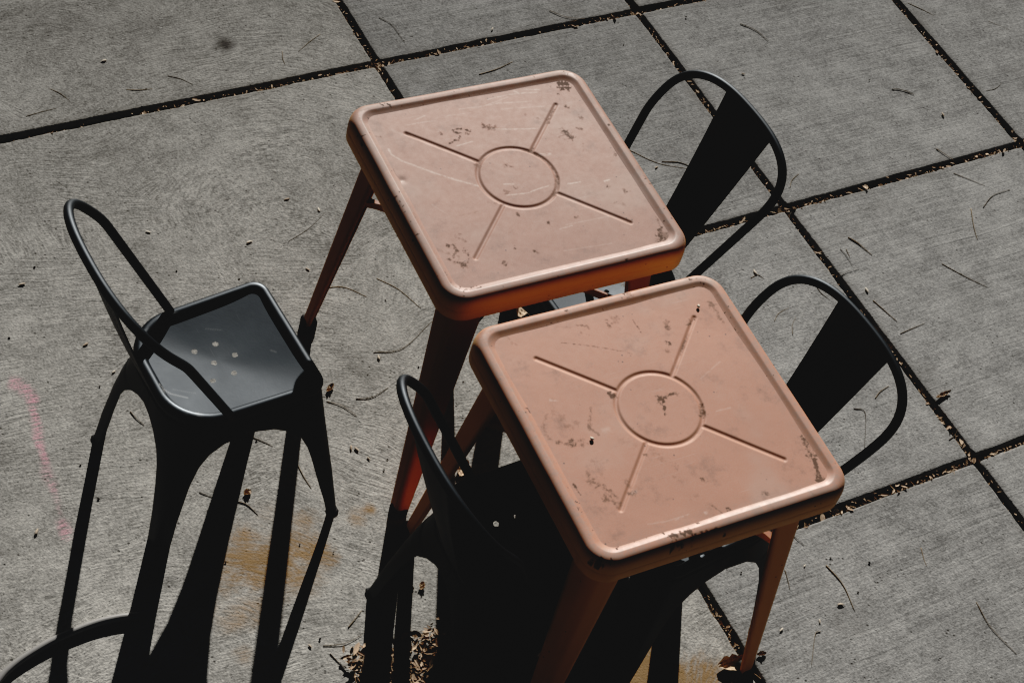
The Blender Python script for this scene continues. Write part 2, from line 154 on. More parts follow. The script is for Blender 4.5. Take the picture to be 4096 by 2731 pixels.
# ------------------------------------------------------------------ node helper
class NT:
    def __init__(s, name):
        s.m = bpy.data.materials.new(name); s.m.use_nodes = True; s.t = s.m.node_tree
        s.t.nodes.clear(); s.out = s.t.nodes.new('ShaderNodeOutputMaterial')
        s.b = s.n('ShaderNodeBsdfPrincipled'); s.t.links.new(s.b.outputs[0], s.out.inputs[0])
    def n(s, ty, **kw):
        nd = s.t.nodes.new(ty)
        for k, v in kw.items(): setattr(nd, k, v)
        return nd
    def put(s, sock, v):
        if hasattr(v, 'is_output') or isinstance(v, bpy.types.NodeSocket): s.t.links.new(v, sock)
        else: sock.default_value = v
    def math(s, op, a, b=None, c=None, clamp=False):
        nd = s.n('ShaderNodeMath', operation=op, use_clamp=clamp); s.put(nd.inputs[0], a)
        if b is not None: s.put(nd.inputs[1], b)
        if c is not None: s.put(nd.inputs[2], c)
        return nd.outputs[0]
    def vmath(s, op, a, b=None, scale=None):
        nd = s.n('ShaderNodeVectorMath', operation=op); s.put(nd.inputs[0], a)
        if b is not None: s.put(nd.inputs[1], b)
        if scale is not None: s.put(nd.inputs['Scale'], scale)
        return nd.outputs['Value'] if op in ('LENGTH', 'DISTANCE', 'DOT_PRODUCT') else nd.outputs[0]
    def mapr(s, v, a, b, c=0., d=1., smooth=True):
        nd = s.n('ShaderNodeMapRange', interpolation_type='SMOOTHSTEP' if smooth else 'LINEAR')
        s.put(nd.inputs[0], v)
        for i, q in enumerate((a, b, c, d)): s.put(nd.inputs[i + 1], q)
        return nd.outputs[0]
    def noise(s, vec, scale, detail=3, rough=.55, dist=0.):
        nd = s.n('ShaderNodeTexNoise'); s.put(nd.inputs['Vector'], vec)
        nd.inputs['Scale'].default_value = scale; nd.inputs['Detail'].default_value = detail
        nd.inputs['Roughness'].default_value = rough; nd.inputs['Distortion'].default_value = dist
        return nd.outputs['Fac']
    def voro(s, vec, scale, feature='F1', out='Distance', rnd=1.):
        nd = s.n('ShaderNodeTexVoronoi', feature=feature); s.put(nd.inputs['Vector'], vec)
        nd.inputs['Scale'].default_value = scale; nd.inputs['Randomness'].default_value = rnd
        return nd.outputs[out]
    def mix(s, f, a, b, mode='MIX'):
        nd = s.n('ShaderNodeMix', data_type='RGBA', blend_type=mode, clamp_factor=True)
        s.put(nd.inputs[0], f); s.put(nd.inputs[6], a if not isinstance(a, tuple) else (*a, 1)); s.put(nd.inputs[7], b if not isinstance(b, tuple) else (*b, 1))
        return nd.outputs[2]
    def obj(s): return s.n('ShaderNodeTexCoord').outputs['Object']
    def attr(s, name): return s.n('ShaderNodeAttribute', attribute_name=name).outputs['Fac']
    def sep(s, v):
        nd = s.n('ShaderNodeSeparateXYZ'); s.put(nd.inputs[0], v); return nd.outputs
    def comb(s, x, y, z):
        nd = s.n('ShaderNodeCombineXYZ'); s.put(nd.inputs[0], x); s.put(nd.inputs[1], y); s.put(nd.inputs[2], z); return nd.outputs[0]
    def bump(s, h, strength, dist, nrm=None):
        nd = s.n('ShaderNodeBump'); nd.inputs['Strength'].default_value = strength; nd.inputs['Distance'].default_value = dist
        s.put(nd.inputs['Height'], h)
        if nrm: s.put(nd.inputs['Normal'], nrm)
        return nd.outputs[0]
    def done(s, color=None, rough=None, nrm=None, spec=None):
        if color is not None: s.put(s.b.inputs['Base Color'], color if not isinstance(color, tuple) else (*color, 1))
        if rough is not None: s.put(s.b.inputs['Roughness'], rough)
        if nrm is not None: s.put(s.b.inputs['Normal'], nrm)
        if spec is not None: s.put(s.b.inputs['Specular IOR Level'], spec)
        return s.m

# ------------------------------------------------------------------ materials
def concrete(name, swirl):
    t = NT(name); co = t.obj(); X, Y, Z = t.sep(co)
    rnd = t.n('ShaderNodeObjectInfo').outputs['Random']
    off = t.math('MULTIPLY', rnd, 37.)
    mac = t.noise(co, 2.2, 4, .6); mott = t.noise(co, 14, 5, .65); grain = t.noise(co, 190, 2, .7); grain2 = t.noise(co, 80, 2, .6)
    if swirl:
        # hand-trowelled arcs: fine brush lines running round many overlapping centres
        wob = t.n('ShaderNodeTexNoise'); wob.inputs['Scale'].default_value = 3.0; wob.inputs['Detail'].default_value = 1; t.put(wob.inputs['Vector'], co)
        cw = t.vmath('ADD', co, t.vmath('SCALE', t.vmath('SUBTRACT', wob.outputs['Color'], (.5, .5, .5)), scale=.10))
        flat = t.vmath('MULTIPLY', cw, (1, 1, 0))
        def arcs(scale, shift, fr):
            pos = t.voro(t.vmath('ADD', flat, shift), scale, out='Position')
            rel = t.vmath('SUBTRACT', t.vmath('ADD', flat, shift), pos)
            rel = t.vmath('ADD', rel, (.08, .55, 0))
            r = t.vmath('LENGTH', rel); x, y, z = t.sep(rel); th = t.math('ARCTAN2', x, y)
            return t.noise(t.comb(t.math('MULTIPLY', r, fr), t.math('MULTIPLY', th, 13.), t.math('MULTIPLY', r, 3.)), 1., 2, .6)
        l1 = arcs(1.35, (0.3, .1, 0), 250.); l2 = arcs(1.0, (5.2, 3.7, 0), 200.)
        sel = t.mapr(t.noise(co, 2.2, 2), .42, .58)
        nd = t.n('ShaderNodeMix', data_type='FLOAT'); t.put(nd.inputs[0], sel); t.put(nd.inputs[2], l1); t.put(nd.inputs[3], l2)
        line = t.mapr(nd.outputs[0], .30, .68)
        amp = t.mapr(t.noise(co, 3.3, 4), .34, .64, .25, 1.35)
        c1, c2 = (.158, .152, .138), (.468, .454, .418)
    else:
        wob = t.noise(t.vmath('MULTIPLY', co, (2.5, 1.2, 0)), 1., 2)
        yy = t.math('ADD', t.math('ADD', Y, t.math('MULTIPLY', wob, .03)), off)
        f1 = t.noise(t.comb(t.math('MULTIPLY', X, 5.), t.math('MULTIPLY', yy, 190.), rnd), 1., 2, .6)
        f2 = t.noise(t.comb(t.math('MULTIPLY', X, 1.2), t.math('MULTIPLY', yy, 70.), 3.), 1., 3, .6)
        line = t.math('ADD', t.math('MULTIPLY', f1, .62), t.math('MULTIPLY', f2, .38))
        f3 = t.noise(t.comb(t.math('MULTIPLY', X, .9), t.math('MULTIPLY', yy, 95.), 7.), 1., 1, .5)
        line = t.math('SUBTRACT', t.mapr(line, .26, .74), t.math('MULTIPLY', t.mapr(f3, .64, .74), .45))
        amp = t.mapr(t.noise(co, 3.0, 3), .3, .65, .45, 1.)
        c1, c2 = (.146, .143, .136), (.395, .389, .369)
    ls = t.math('MULTIPLY', t.math('SUBTRACT', line, .5), amp)
    v = t.math('ADD', t.math('MULTIPLY', t.math('SUBTRACT', mac, .5), .9), t.math('MULTIPLY', t.math('SUBTRACT', mott, .5), 1.25))
    v = t.math('ADD', v, t.math('MULTIPLY', ls, .40 if swirl else .54))
    v = t.math('ADD', v, t.math('MULTIPLY', t.math('SUBTRACT', grain, .5), 1.7))
    v = t.math('ADD', v, t.math('MULTIPLY', t.math('SUBTRACT', grain2, .5), 1.1))
    v = t.math('ADD', v, t.math('MULTIPLY', t.math('SUBTRACT', rnd, .5), .12))
    v = t.math('ADD', v, .5)
    col = t.mix(v, c1, c2)
    # slab colour darkens gradually along y, away from the camera
    wy = t.mapr(t.math('ADD', Y, t.math('MULTIPLY', t.math('SUBTRACT', mac, .5), .5)), -.7, 1.25, 1.12, .72, False)
    col = t.mix(1., col, t.comb(wy, wy, wy), 'MULTIPLY')
    # pits and dark specks
    pv = t.voro(co, 55.); pit = t.math('MULTIPLY', t.mapr(pv, .10, .2, 1., 0.), t.mapr(t.noise(co, 21., 1), .56, .63))
    sp = t.voro(co, 150.); speck = t.math('MULTIPLY', t.mapr(sp, .16, .27, 1., 0.), t.mapr(t.noise(co, 60., 1), .50, .60))
    pit = t.math('MAXIMUM', t.math('MULTIPLY', pit, .75), t.math('MULTIPLY', speck, .55))
    col = t.mix(pit, col, (.06, .055, .05))
    lsp = t.math('MULTIPLY', t.mapr(t.voro(t.vmath('ADD', co, (3, 7, 1)), 120.), .13, .22, 1., 0.), t.mapr(t.noise(co, 45., 1), .52, .60))
    col = t.mix(t.math('MULTIPLY', lsp, .6), col, (.55, .54, .51))
    # broad old stains
    st = t.mapr(t.noise(t.vmath('ADD', co, (9, 2, 0)), 4.5, 4, .6), .56, .72); col = t.mix(t.math('MULTIPLY', st, .25), col, (.12, .112, .10))
    # painted marks carried by the sheet: rust, oil, chalk
    ru = t.attr('rust'); rn = t.noise(co, 26, 5, .75); ru = t.mapr(t.math('MULTIPLY', ru, t.math('ADD', t.math('MULTIPLY', rn, .7), t.math('MULTIPLY', line, .35))), .04, .58)
    col = t.mix(t.math('MULTIPLY', ru, 1.), col, t.mix(rn, (.21, .125, .058), (.36, .245, .14)))
    dk = t.attr('stain'); col = t.mix(t.math('MULTIPLY', dk, .8), col, (.05, .046, .042))
    pk = t.attr('chalk'); pk = t.math('MULTIPLY', pk, t.mapr(t.math('ADD', t.math('MULTIPLY', grain, .6), t.math('MULTIPLY', line, .3)), .30, .62)); col = t.mix(t.math('MULTIPLY', pk, .85), col, (.64, .32, .38))
    # joint edges a little dirty
    ed = t.attr('edge'); col = t.mix(t.math('MULTIPLY', ed, t.math('MULTIPLY', t.mapr(mott, .35, .6), .45)), col, (.09, .083, .072))
    h = t.math('ADD', t.math('MULTIPLY', t.math('MULTIPLY', line, amp), .27), t.math('ADD', t.math('MULTIPLY', grain, .8), t.math('MULTIPLY', mott, .35)))
    h = t.math('SUBTRACT', h, t.math('MULTIPLY', pit, .8))
    return t.done(col, .92, t.bump(h, .8, .0024), .25)

CONC_LINE = .40
M = {}
M['broom'] = concrete('brushed_concrete', False)
M['swirl'] = concrete('trowelled_concrete', True)

t = NT('joint_soil'); co = t.obj(); n1 = t.noise(co, 120, 4, .7); r = t.vmath('LENGTH', co)
col = t.mix(t.mapr(n1, .3, .7), (.03, .022, .016), (.16, .12, .085))
M['soil'] = t.done(t.mix(t.mapr(r, 7., 9.), col, (.26, .255, .24)), .95, t.bump(n1, .8, .004), .1)

def table_paint(name, top, side, drt):
    t = NT(name); co = t.obj(); rnd = t.n('ShaderNodeObjectInfo').outputs['Random']
    shift = t.vmath('ADD', co, drt)
    nz = t.sep(t.n('ShaderNodeNewGeometry').outputs['Normal'])[2]
    blot = t.noise(shift, 9, 4, .6); fine = t.noise(shift, 70, 4, .7); gr = t.noise(shift, 420, 2, .6)
    fade = t.mapr(nz, .1, .9)
    tc = t.mix(blot, tuple(.88 * c for c in top), tuple(1.1 * c for c in top))
    col = t.mix(fade, side, tc)
    col = t.mix(t.mapr(gr, .35, .7, 0., .16), col, (.50, .44, .38))
    # sun-bleached haze and grey handling grime
    hz = t.math('MULTIPLY', t.mapr(t.noise(shift, 5, 3, .6), .5, .72, 0., .30), fade); col = t.mix(hz, col, (.50, .40, .34))
    gm = t.math('MULTIPLY', t.mapr(t.noise(t.vmath('ADD', shift, (4, 4, 0)), 16, 6, .75), .52, .76, 0., .50), fade); col = t.mix(gm, col, (.16, .085, .055))
    fl = t.math('MULTIPLY', t.mapr(t.voro(shift, 48.), .05, .12, 1., 0.), t.mapr(t.noise(shift, 19, 1), .53, .6)); col = t.mix(t.math('MULTIPLY', fl, .75), col, (.07, .04, .03))
    # faint random hairline scratches
    sx = t.noise(t.vmath('MULTIPLY', shift, (7., 330., 1.)), 1., 2, .5); s1 = t.math('MULTIPLY', t.mapr(sx, .66, .73), t.mapr(t.noise(shift, 7, 2), .5, .65))
    col = t.mix(t.math('MULTIPLY', s1, t.math('MULTIPLY', fade, .35)), col, (.62, .52, .46))
    wr = t.attr('wear'); w2 = t.math('MULTIPLY', wr, t.mapr(t.math('ADD', t.math('MULTIPLY', fine, .7), t.math('MULTIPLY', gr, .3)), .38, .62)); col = t.mix(t.math('MULTIPLY', w2, .6), col, (.30, .255, .22))
    sc = t.attr('scratch'); sc = t.math('MULTIPLY', sc, t.mapr(t.noise(shift, 160, 2), .25, .5)); col = t.mix(t.math('MULTIPLY', sc, .9), col, (.78, .66, .58))
    dr = t.attr('dirt'); dr = t.mapr(t.math('MULTIPLY', dr, t.mapr(t.math('ADD', t.math('MULTIPLY', fine, .6), t.math('MULTIPLY', t.noise(shift, 190, 3, .7), .4)), .25, .6)), .10, .75)
    col = t.mix(t.math('MULTIPLY', dr, .75), col, t.mix(t.mapr(dr, .3, .9), (.20, .115, .078), (.055, .04, .032)))
    rg = t.math('ADD', t.math('MULTIPLY', fine, .16), .52); rg = t.math('ADD', rg, t.math('MULTIPLY', dr, .3)); rg = t.math('SUBTRACT', rg, t.math('MULTIPLY', t.attr('polish'), .11))
    h = t.math('ADD', t.math('MULTIPLY', gr, .25), t.math('MULTIPLY', fine, .6)); h = t.math('ADD', h, t.math('MULTIPLY', t.noise(shift, 11, 2), 3.))
    return t.done(col, rg, t.bump(h, .12, .0012), .42)
M['paintA'] = table_paint('faded_pink_orange_paint', (.39, .205, .146), (.60, .325, .135), (3, 1, 0))
M['paintB'] = table_paint('faded_orange_paint', (.50, .245, .16), (.66, .37, .165), (11, 5, 0))

M['legA'] = table_paint('shaded_orange_leg_paint', (.40, .20, .13), (.37, .15, .048), (7, 2, 0))  # leg sides darker than the tabletop paint: deep shade put into the colour
M['legB'] = table_paint('shaded_burnt_orange_leg_paint', (.42, .21, .12), (.66, .33, .125), (2, 9, 0))  # front table's legs: only a little shade mixed into the orange

t = NT('charcoal_paint'); co = t.obj(); n1 = t.noise(co, 30, 4, .65); n2 = t.noise(co, 300, 2, .6)
sx = t.noise(t.vmath('MULTIPLY', co, (220., 9., 1.)), 1., 2, .5)
sc = t.math('MULTIPLY', t.mapr(sx, .70, .76), t.mapr(t.noise(co, 8, 2), .52, .66))
col = t.mix(t.math('MULTIPLY', sc, .5), t.mix(n1, (.0035, .0045, .0062), (.0060, .0078, .0105)), (.09, .09, .09))
sa = t.attr('scratch'); col = t.mix(sa, col, (.26, .26, .25))
M['charcoal'] = t.done(col, t.math('ADD', t.math('SUBTRACT', t.math('MULTIPLY', n1, .12), t.math('MULTIPLY', t.attr('polish'), .09)), .45), t.bump(t.math('ADD', n2, t.math('MULTIPLY', n1, 2.)), .08, .0008), .45); M['charcoal'].node_tree.nodes['Principled BSDF'].inputs['Specular Tint'].default_value = (.80, .91, 1., 1)
t = NT('grey_vinyl'); n1 = t.noise(t.obj(), 60, 3); M['hose'] = t.done(t.mix(n1, (.26, .25, .24), (.34, .33, .31)), .33, None, .8)
t = NT('black_rubber'); M['rubber'] = t.done((.012, .012, .012), .7, None, .3)
def drymat(name, a, b, rough=.7):
    t = NT(name); co = t.obj(); at = t.attr('tone'); n1 = t.noise(co, 300, 3)
    col = t.mix(at, a, b); col = t.mix(t.mapr(n1, .4, .75, 0., .3), col, tuple(.5 * c for c in a))
    return t.done(col, rough, None, .3)
M['litter'] = drymat('dry_leaf', (.22, .135, .08), (.62, .49, .36))
M['needle'] = drymat('dry_needle', (.07, .052, .036), (.31, .23, .14))
M['husk'] = drymat('pale_husk', (.40, .31, .22), (.72, .65, .54))
M['grit'] = drymat('dark_grit', (.012, .010, .009), (.05, .04, .032), .9)

# ------------------------------------------------------------------ setting: ground sheet and paving slabs
gm = mesh('ground', [(-200, -200, -.0165), (200, -200, -.0165), (200, 200, -.0165), (-200, 200, -.0165)], [(0, 1, 2, 3)], False)
o = obj('ground', gm, M['soil']); o['kind'] = 'structure'

GAP = .0106
def slab(x0, x1, y0, y1, step, mat, paint=False, seed=0):
    r = np.random.default_rng(seed)
    x0 += GAP; x1 -= GAP; y0 += GAP; y1 -= GAP
    nx = max(4, int((x1 - x0) / step)); ny = max(4, int((y1 - y0) / step))
    ins = .006
    xs = np.linspace(x0 + ins, x1 - ins, nx + 1); ys = np.linspace(y0 + ins, y1 - ins, ny + 1)
    GX, GY = np.meshgrid(xs, ys); X = GX.ravel(); Y = GY.ravel()
    tz = r.normal(0, .0007, 3)
    Zb = tz[0] + tz[1] * (X - X.mean()) + tz[2] * (Y - Y.mean())
    Z = Zb + .0006 * vnoise(X * 9, Y * 9, seed + 3)
    V = np.stack([X, Y, Z], 1); m = nx + 1
    F = [(j * m + i, j * m + i + 1, (j + 1) * m + i + 1, (j + 1) * m + i) for j in range(ny) for i in range(nx)]
    ring = [i for i in range(nx)] + [j * m + nx for j in range(ny)] + [ny * m + nx - i for i in range(nx)] + [(ny - j) * m for j in range(ny)]
    RB = V[ring]; cx = (x0 + x1) / 2; cy = (y0 + y1) / 2; hx = (x1 - x0) / 2 - ins; hy = (y1 - y0) / 2 - ins
    chips = np.zeros(len(RB))
    if step < .02:
        for _ in range(int(len(RB) / 30)):
            p_ = int(r.integers(0, len(RB))); w_ = int(r.integers(1, 4)); dd = r.uniform(.0015, .0055) * r.random()
            for q_ in range(-w_, w_ + 1): chips[(p_ + q_) % len(RB)] = max(chips[(p_ + q_) % len(RB)], dd * (1 - abs(q_) / (w_ + 1)))
    def grow(d, z, jit):
        Q = RB.copy(); k = len(Q)
        jn = r.normal(0, jit, k); jn = (jn + np.roll(jn, 1)) / 2 + jit * vnoise(np.arange(k) * .13, np.full(k, seed * 1.7), seed) * 1.3
        if jit: jn = jn - chips * min(1., d / .005)
        for i in range(k):
            ex = 1 if Q[i, 0] > cx + hx - 1e-6 else (-1 if Q[i, 0] < cx - hx + 1e-6 else 0)
            ey = 1 if Q[i, 1] > cy + hy - 1e-6 else (-1 if Q[i, 1] < cy - hy + 1e-6 else 0)
            cm = .55 if ex and ey else 1
            Q[i, 0] += ex * (d * cm + jn[i]); Q[i, 1] += ey * (d * cm + jn[i])
        Q[:, 2] += z; return Q
    rows = [grow(.0028, -.0004, .0005), grow(.005, -.0022, .0009), grow(.006, -.006, .0012), grow(.006, -.05, .0)]
    base = len(V); k = len(ring); prev = ring
    for R in rows:
        cur = list(range(base, base + k)); V = np.vstack([V, R]); base += k
        F += [(prev[i], cur[i], cur[(i + 1) % k], prev[(i + 1) % k]) for i in range(k)]; prev = cur
    # orientation of the skirt faces
    ax = V[:, 0]; ay = V[:, 1]
    ed = np.minimum(np.minimum(ax - x0, x1 - ax), np.minimum(ay - y0, y1 - ay))
    at = {'edge': np.clip(1.1 - ed / .028, 0, 1)}
    if paint:
        nz = vnoise(ax * 45, ay * 45, 5) * .5 + vnoise(ax * 120, ay * 120, 6) * .4
        def blobs(L):
            A = np.zeros(len(ax))
            for bx, by, rad, s in L:
                d = np.hypot(ax - bx, ay - by) + nz * rad * .35; A = np.maximum(A, s * np.clip(1.35 - d / rad, 0, 1))
            return A
        at['rust'] = blobs(RUST + RUST2); at['stain'] = blobs(DARK)
        pz = vnoise(ax * 60, ay * 25, 9)
        P = PINK; w = [.012, .014, .012, .012, .012, .011, .010, .008]
        A = np.zeros(len(ax))
        for i in range(len(P) - 1): A = np.maximum(A, strokes(ax, ay, [([P[i], P[i + 1]], w[i], [.8, .95, .85, .8, .8, .8, .8][i])], noise=pz))
        at['chalk'] = A
    o = obj('paving_slab', mesh('paving_slab', V, F, True, at), M[mat]); o['kind'] = 'structure'

XR = [XD, 0, XF, 1.79, 2.68, 3.57]; YR = [-3.6, -2.7, -1.81, YC, 0, YA, 1.755, 2.65, 3.54]
s = 10
for i in range(len(XR) - 1):
    for j in range(len(YR) - 1):
        near = i < 3 and 1 < j < 7
        slab(XR[i], XR[i + 1], YR[j], YR[j + 1], .011 if near else .05, 'broom', False, s); s += 1
XL = [-4.72, -2.83, XD]; YL = [-4.5, -2.7, YC, YA, 2.65, 4.43]
for i in range(2):
    for j in range(5):
        pt = i == 1 and j in (1, 2, 3)
        slab(XL[i], XL[i + 1], YL[j], YL[j + 1], .008 if pt else .05, 'swirl', pt, s); s += 1

# ------------------------------------------------------------------ litter lying in the joints (nobody could count it)
def leaf_bits(spots, size, rng, zfun, curl=1.):
    V = []; F = []; T = []
    for (x, y) in spots:
        L = size * min(2.6, math.exp(rng.normal(-.15, .5))); wd = L * (.22 + .28 * rng.random()); a = rng.random() * 6.283
        pit = rng.normal(0, .45) * curl; rol = rng.normal(0, .6) * curl; z0 = zfun(rng); cu = (rng.random() - .3) * .7 * L
        ca, sa = math.cos(a), math.sin(a); tn = np.clip(rng.normal(.45, .30), 0, 1); b = len(V)
        us = (-.5, -.2, .15, .5); ws = (.06, .9, 1., .08)
        for u, w in zip(us, ws):
            for sgn in (-1, 0, 1):
                lx = u * L; ly = sgn * w * wd * .5; lz = cu * (u * u) * 1.2 + abs(sgn) * w * wd * .22
                lz2 = lz + lx * math.tan(np.clip(pit, -.9, .9)) * .6 + ly * math.tan(np.clip(rol, -1, 1)) * .8
                V.append((x + lx * ca - ly * sa, y + lx * sa + ly * ca, z0 + max(lz2, -.004))); T.append(tn)
        for i in range(3):
            for k in range(2):
                q = b + i * 3 + k; F.append((q, q + 3, q + 4, q + 1))
    return V, F, {'tone': T}

rg = np.random.default_rng(21); spots = []
def along(x0, y0, x1, y1, n):
    L = math.hypot(x1 - x0, y1 - y0); nx, ny = -(y1 - y0) / L, (x1 - x0) / L
    for _ in range(n):
        u = rg.random(); cl = vnoise(np.array([u * L * 6.]), np.array([x0 * 3 + y0]), 4)[0]
        if rg.random() > .62 + .7 * cl: continue
        w = np.clip(rg.normal(-.0055 if x0 != x1 else .0045, .006), -.0145, .0145); spots.append((x0 + u * (x1 - x0) + w * nx, y0 + u * (y1 - y0) + w * ny))
for y in (YC, 0, YA, 1.755): along(XD, y, 1.79, y, 1300)
for x in (XD, 0, XF): along(x, YC - .7, x, 1.755, 1300)
along(-2.83, YA, XD, YA, 650); along(-2.83, YC, XD, YC, 500); along(XD, YC - .7, XD, YC + .5, 350)
V, F, at = leaf_bits(spots, .0098, rg, lambda r: -.0115 + .0115 * r.random())
o = obj('joint_litter', mesh('joint_litter', V, F, False, at), M['litter']); o['kind'] = 'stuff'
o['label'] = 'dry leaf crumbs and seed husks filling the joints between the slabs'; o['category'] = 'leaf litter'
# heap of dead leaves drifted against the end of the trowelled slab
hs = []
while len(hs) < 2100:
    x = rg.uniform(-1.74, -1.30); y = rg.normal(-.93, .07)
    if y > -.838 + .02 * rg.random() ** 2 + .02 * vnoise(np.array([x * 14]), np.array([.5]), 8)[0] or y < YC - .28: continue
    hs.append((x, y))
V, F, at = leaf_bits(hs, .0155, rg, lambda r: .001 + .016 * r.random())
o = obj('leaf_heap', mesh('leaf_heap', V, F, False, at), M['litter']); o['kind'] = 'stuff'
o['label'] = 'drift of dead brown leaves along the slab joint in front of the tables'; o['category'] = 'dead leaves'

# ------------------------------------------------------------------ single bits of debris lying on the slabs
G1 = 'fallen pine needles scattered over the slabs'
for i, P in enumerate(NEEDLES):
    P = np.array(P); q = cr_curve(np.column_stack([P, np.zeros(len(P))]), 7); c0 = q.mean(0); n = len(q)
    q[:, 2] = .0009 + .0008 * np.sin(np.linspace(0, math.pi, n)) * (i % 3 > 0)
    rad = np.linspace(.0012, .0006, n) * (.75 + .5 * ((i * 7) % 5) / 5)
    V, F = tube(q - [c0[0], c0[1], 0], rad, 5)
    o = obj('pine_needle', mesh('pine_needle', V, F, True, {'tone': np.full(len(V), ((i * 37) % 10) / 10.)}), M['needle']); o.location = (c0[0], c0[1], 0)
    tag(o, 'thin curved brown pine needle lying on the grey concrete', 'pine needle', G1)
def husk_mesh(L, w, h, tone, seed):
    r = np.random.default_rng(seed); V = []; n = 9; m = 8
    for i in range(n):
        u = i / (n - 1); prof = math.sin(math.pi * (u ** .8)) ** .8 if 0 < u < 1 else 0.05
        for k in range(m):
            a = 2 * math.pi * k / m
            V.append(((u - .5) * L, w * .5 * prof * math.cos(a) * (1 + .15 * r.normal()) + .12 * w * math.sin(3 * u), h * (.5 + .5 * prof * math.sin(a)) + .1 * L * (u - .5) ** 2))
    F = rows_faces(n, m, True) + [tuple(range(m - 1, -1, -1)), tuple((n - 1) * m + k for k in range(m))]
    return mesh('seed_husk', V, F, True, {'tone': np.full(len(V), tone)})
rg = np.random.default_rng(5)
for i, (x, y) in enumerate(HUSKS):
    L = rg.uniform(.010, .020); o = obj('seed_husk', husk_mesh(L, L * .36, L * .25, rg.random(), i), M['husk']); o.location = (x, y, .0004); o.rotation_euler = (0, 0, rg.random() * 6.28)
    tag(o, 'small pale seed husk lying on the grey concrete', 'seed husk', 'pale seed husks scattered over the slabs')
for i, (x, y) in enumerate(GRIT):
    L = rg.uniform(.004, .0075); me = husk_mesh(L, L * .7, L * .5, rg.random(), 90 + i); me.name = 'grit_crumb'; o = obj('grit_crumb', me, M['grit']); o.location = (x, y, .0004); o.rotation_euler = (0, 0, rg.random() * 6.28)
    tag(o, 'small black crumb of grit lying on the grey concrete', 'grit crumb', 'dark crumbs scattered over the slabs')
def curled_leaf(x, y, L, w, a, label, tone, seed, curl=.5):
    r = np.random.default_rng(seed); n, m = 12, 9; V = []; T = []
    for i in range(n):
        u = i / (n - 1); prof = (math.sin(math.pi * min(1, u * .93 + .05)) ** .7) * (1 + .25 * math.sin(i * 2.1 + seed) * (.3 + .7 * r.random()))
        for k in range(m):
            s_ = k / (m - 1) * 2 - 1
            V.append(((u - .5) * L, s_ * w * .5 * prof, .002 + curl * w * (s_ * s_) * prof * .7 + .35 * L * (u - .5) ** 2 + .0015 * r.normal())); T.append(np.clip(tone + .25 * r.normal(), 0, 1))
    o = obj('dry_leaf', mesh('dry_leaf', V, rows_faces(n, m), False, {'tone': T}), M['litter']); o.location = (x, y, .0005); o.rotation_euler = (0, 0, a)
    return tag(o, label, 'dry leaf')
for k, L, w, a, tn, lab in (('foot', .085, .040, -.25, .75, 'curled toothed brown leaf beside the right foot of the front table'), ('a', .034, .022, .5, .6, 'broken tan leaf scrap in the sunlit strip in front of the shaded chair'), ('b', .022, .014, .9, .8, 'tiny pale leaf scrap in the sunlit strip under the shaded chair'), ('c', .055, .012, .1, .6, 'long pale curled leaf lying across a joint right of the front table'), ('d', .020, .016, .2, .85, 'small star shaped pale leaf between the shadows of the lone chair'), ('e', .030, .014, .6, .55, 'reddish brown leaf scrap beside the front leg of the lone chair'), ('f', .024, .010, -.2, .4, 'orange brown leaf sliver by the right foot of the front table'), ('h', .07, .045, .8, .8, 'crumpled tan leaf on the joint seen between the two tables'), ('i', .05, .03, .8, .8, 'crumpled tan leaf in the lit gap left of the front table'), ('j', .016, .012, .4, .7, 'small tan leaf flake at the edge of the lone chair leg shadow')):
    x, y = LEAVES[k]; curled_leaf(x, y, L, w, a, lab, tn, len(lab))

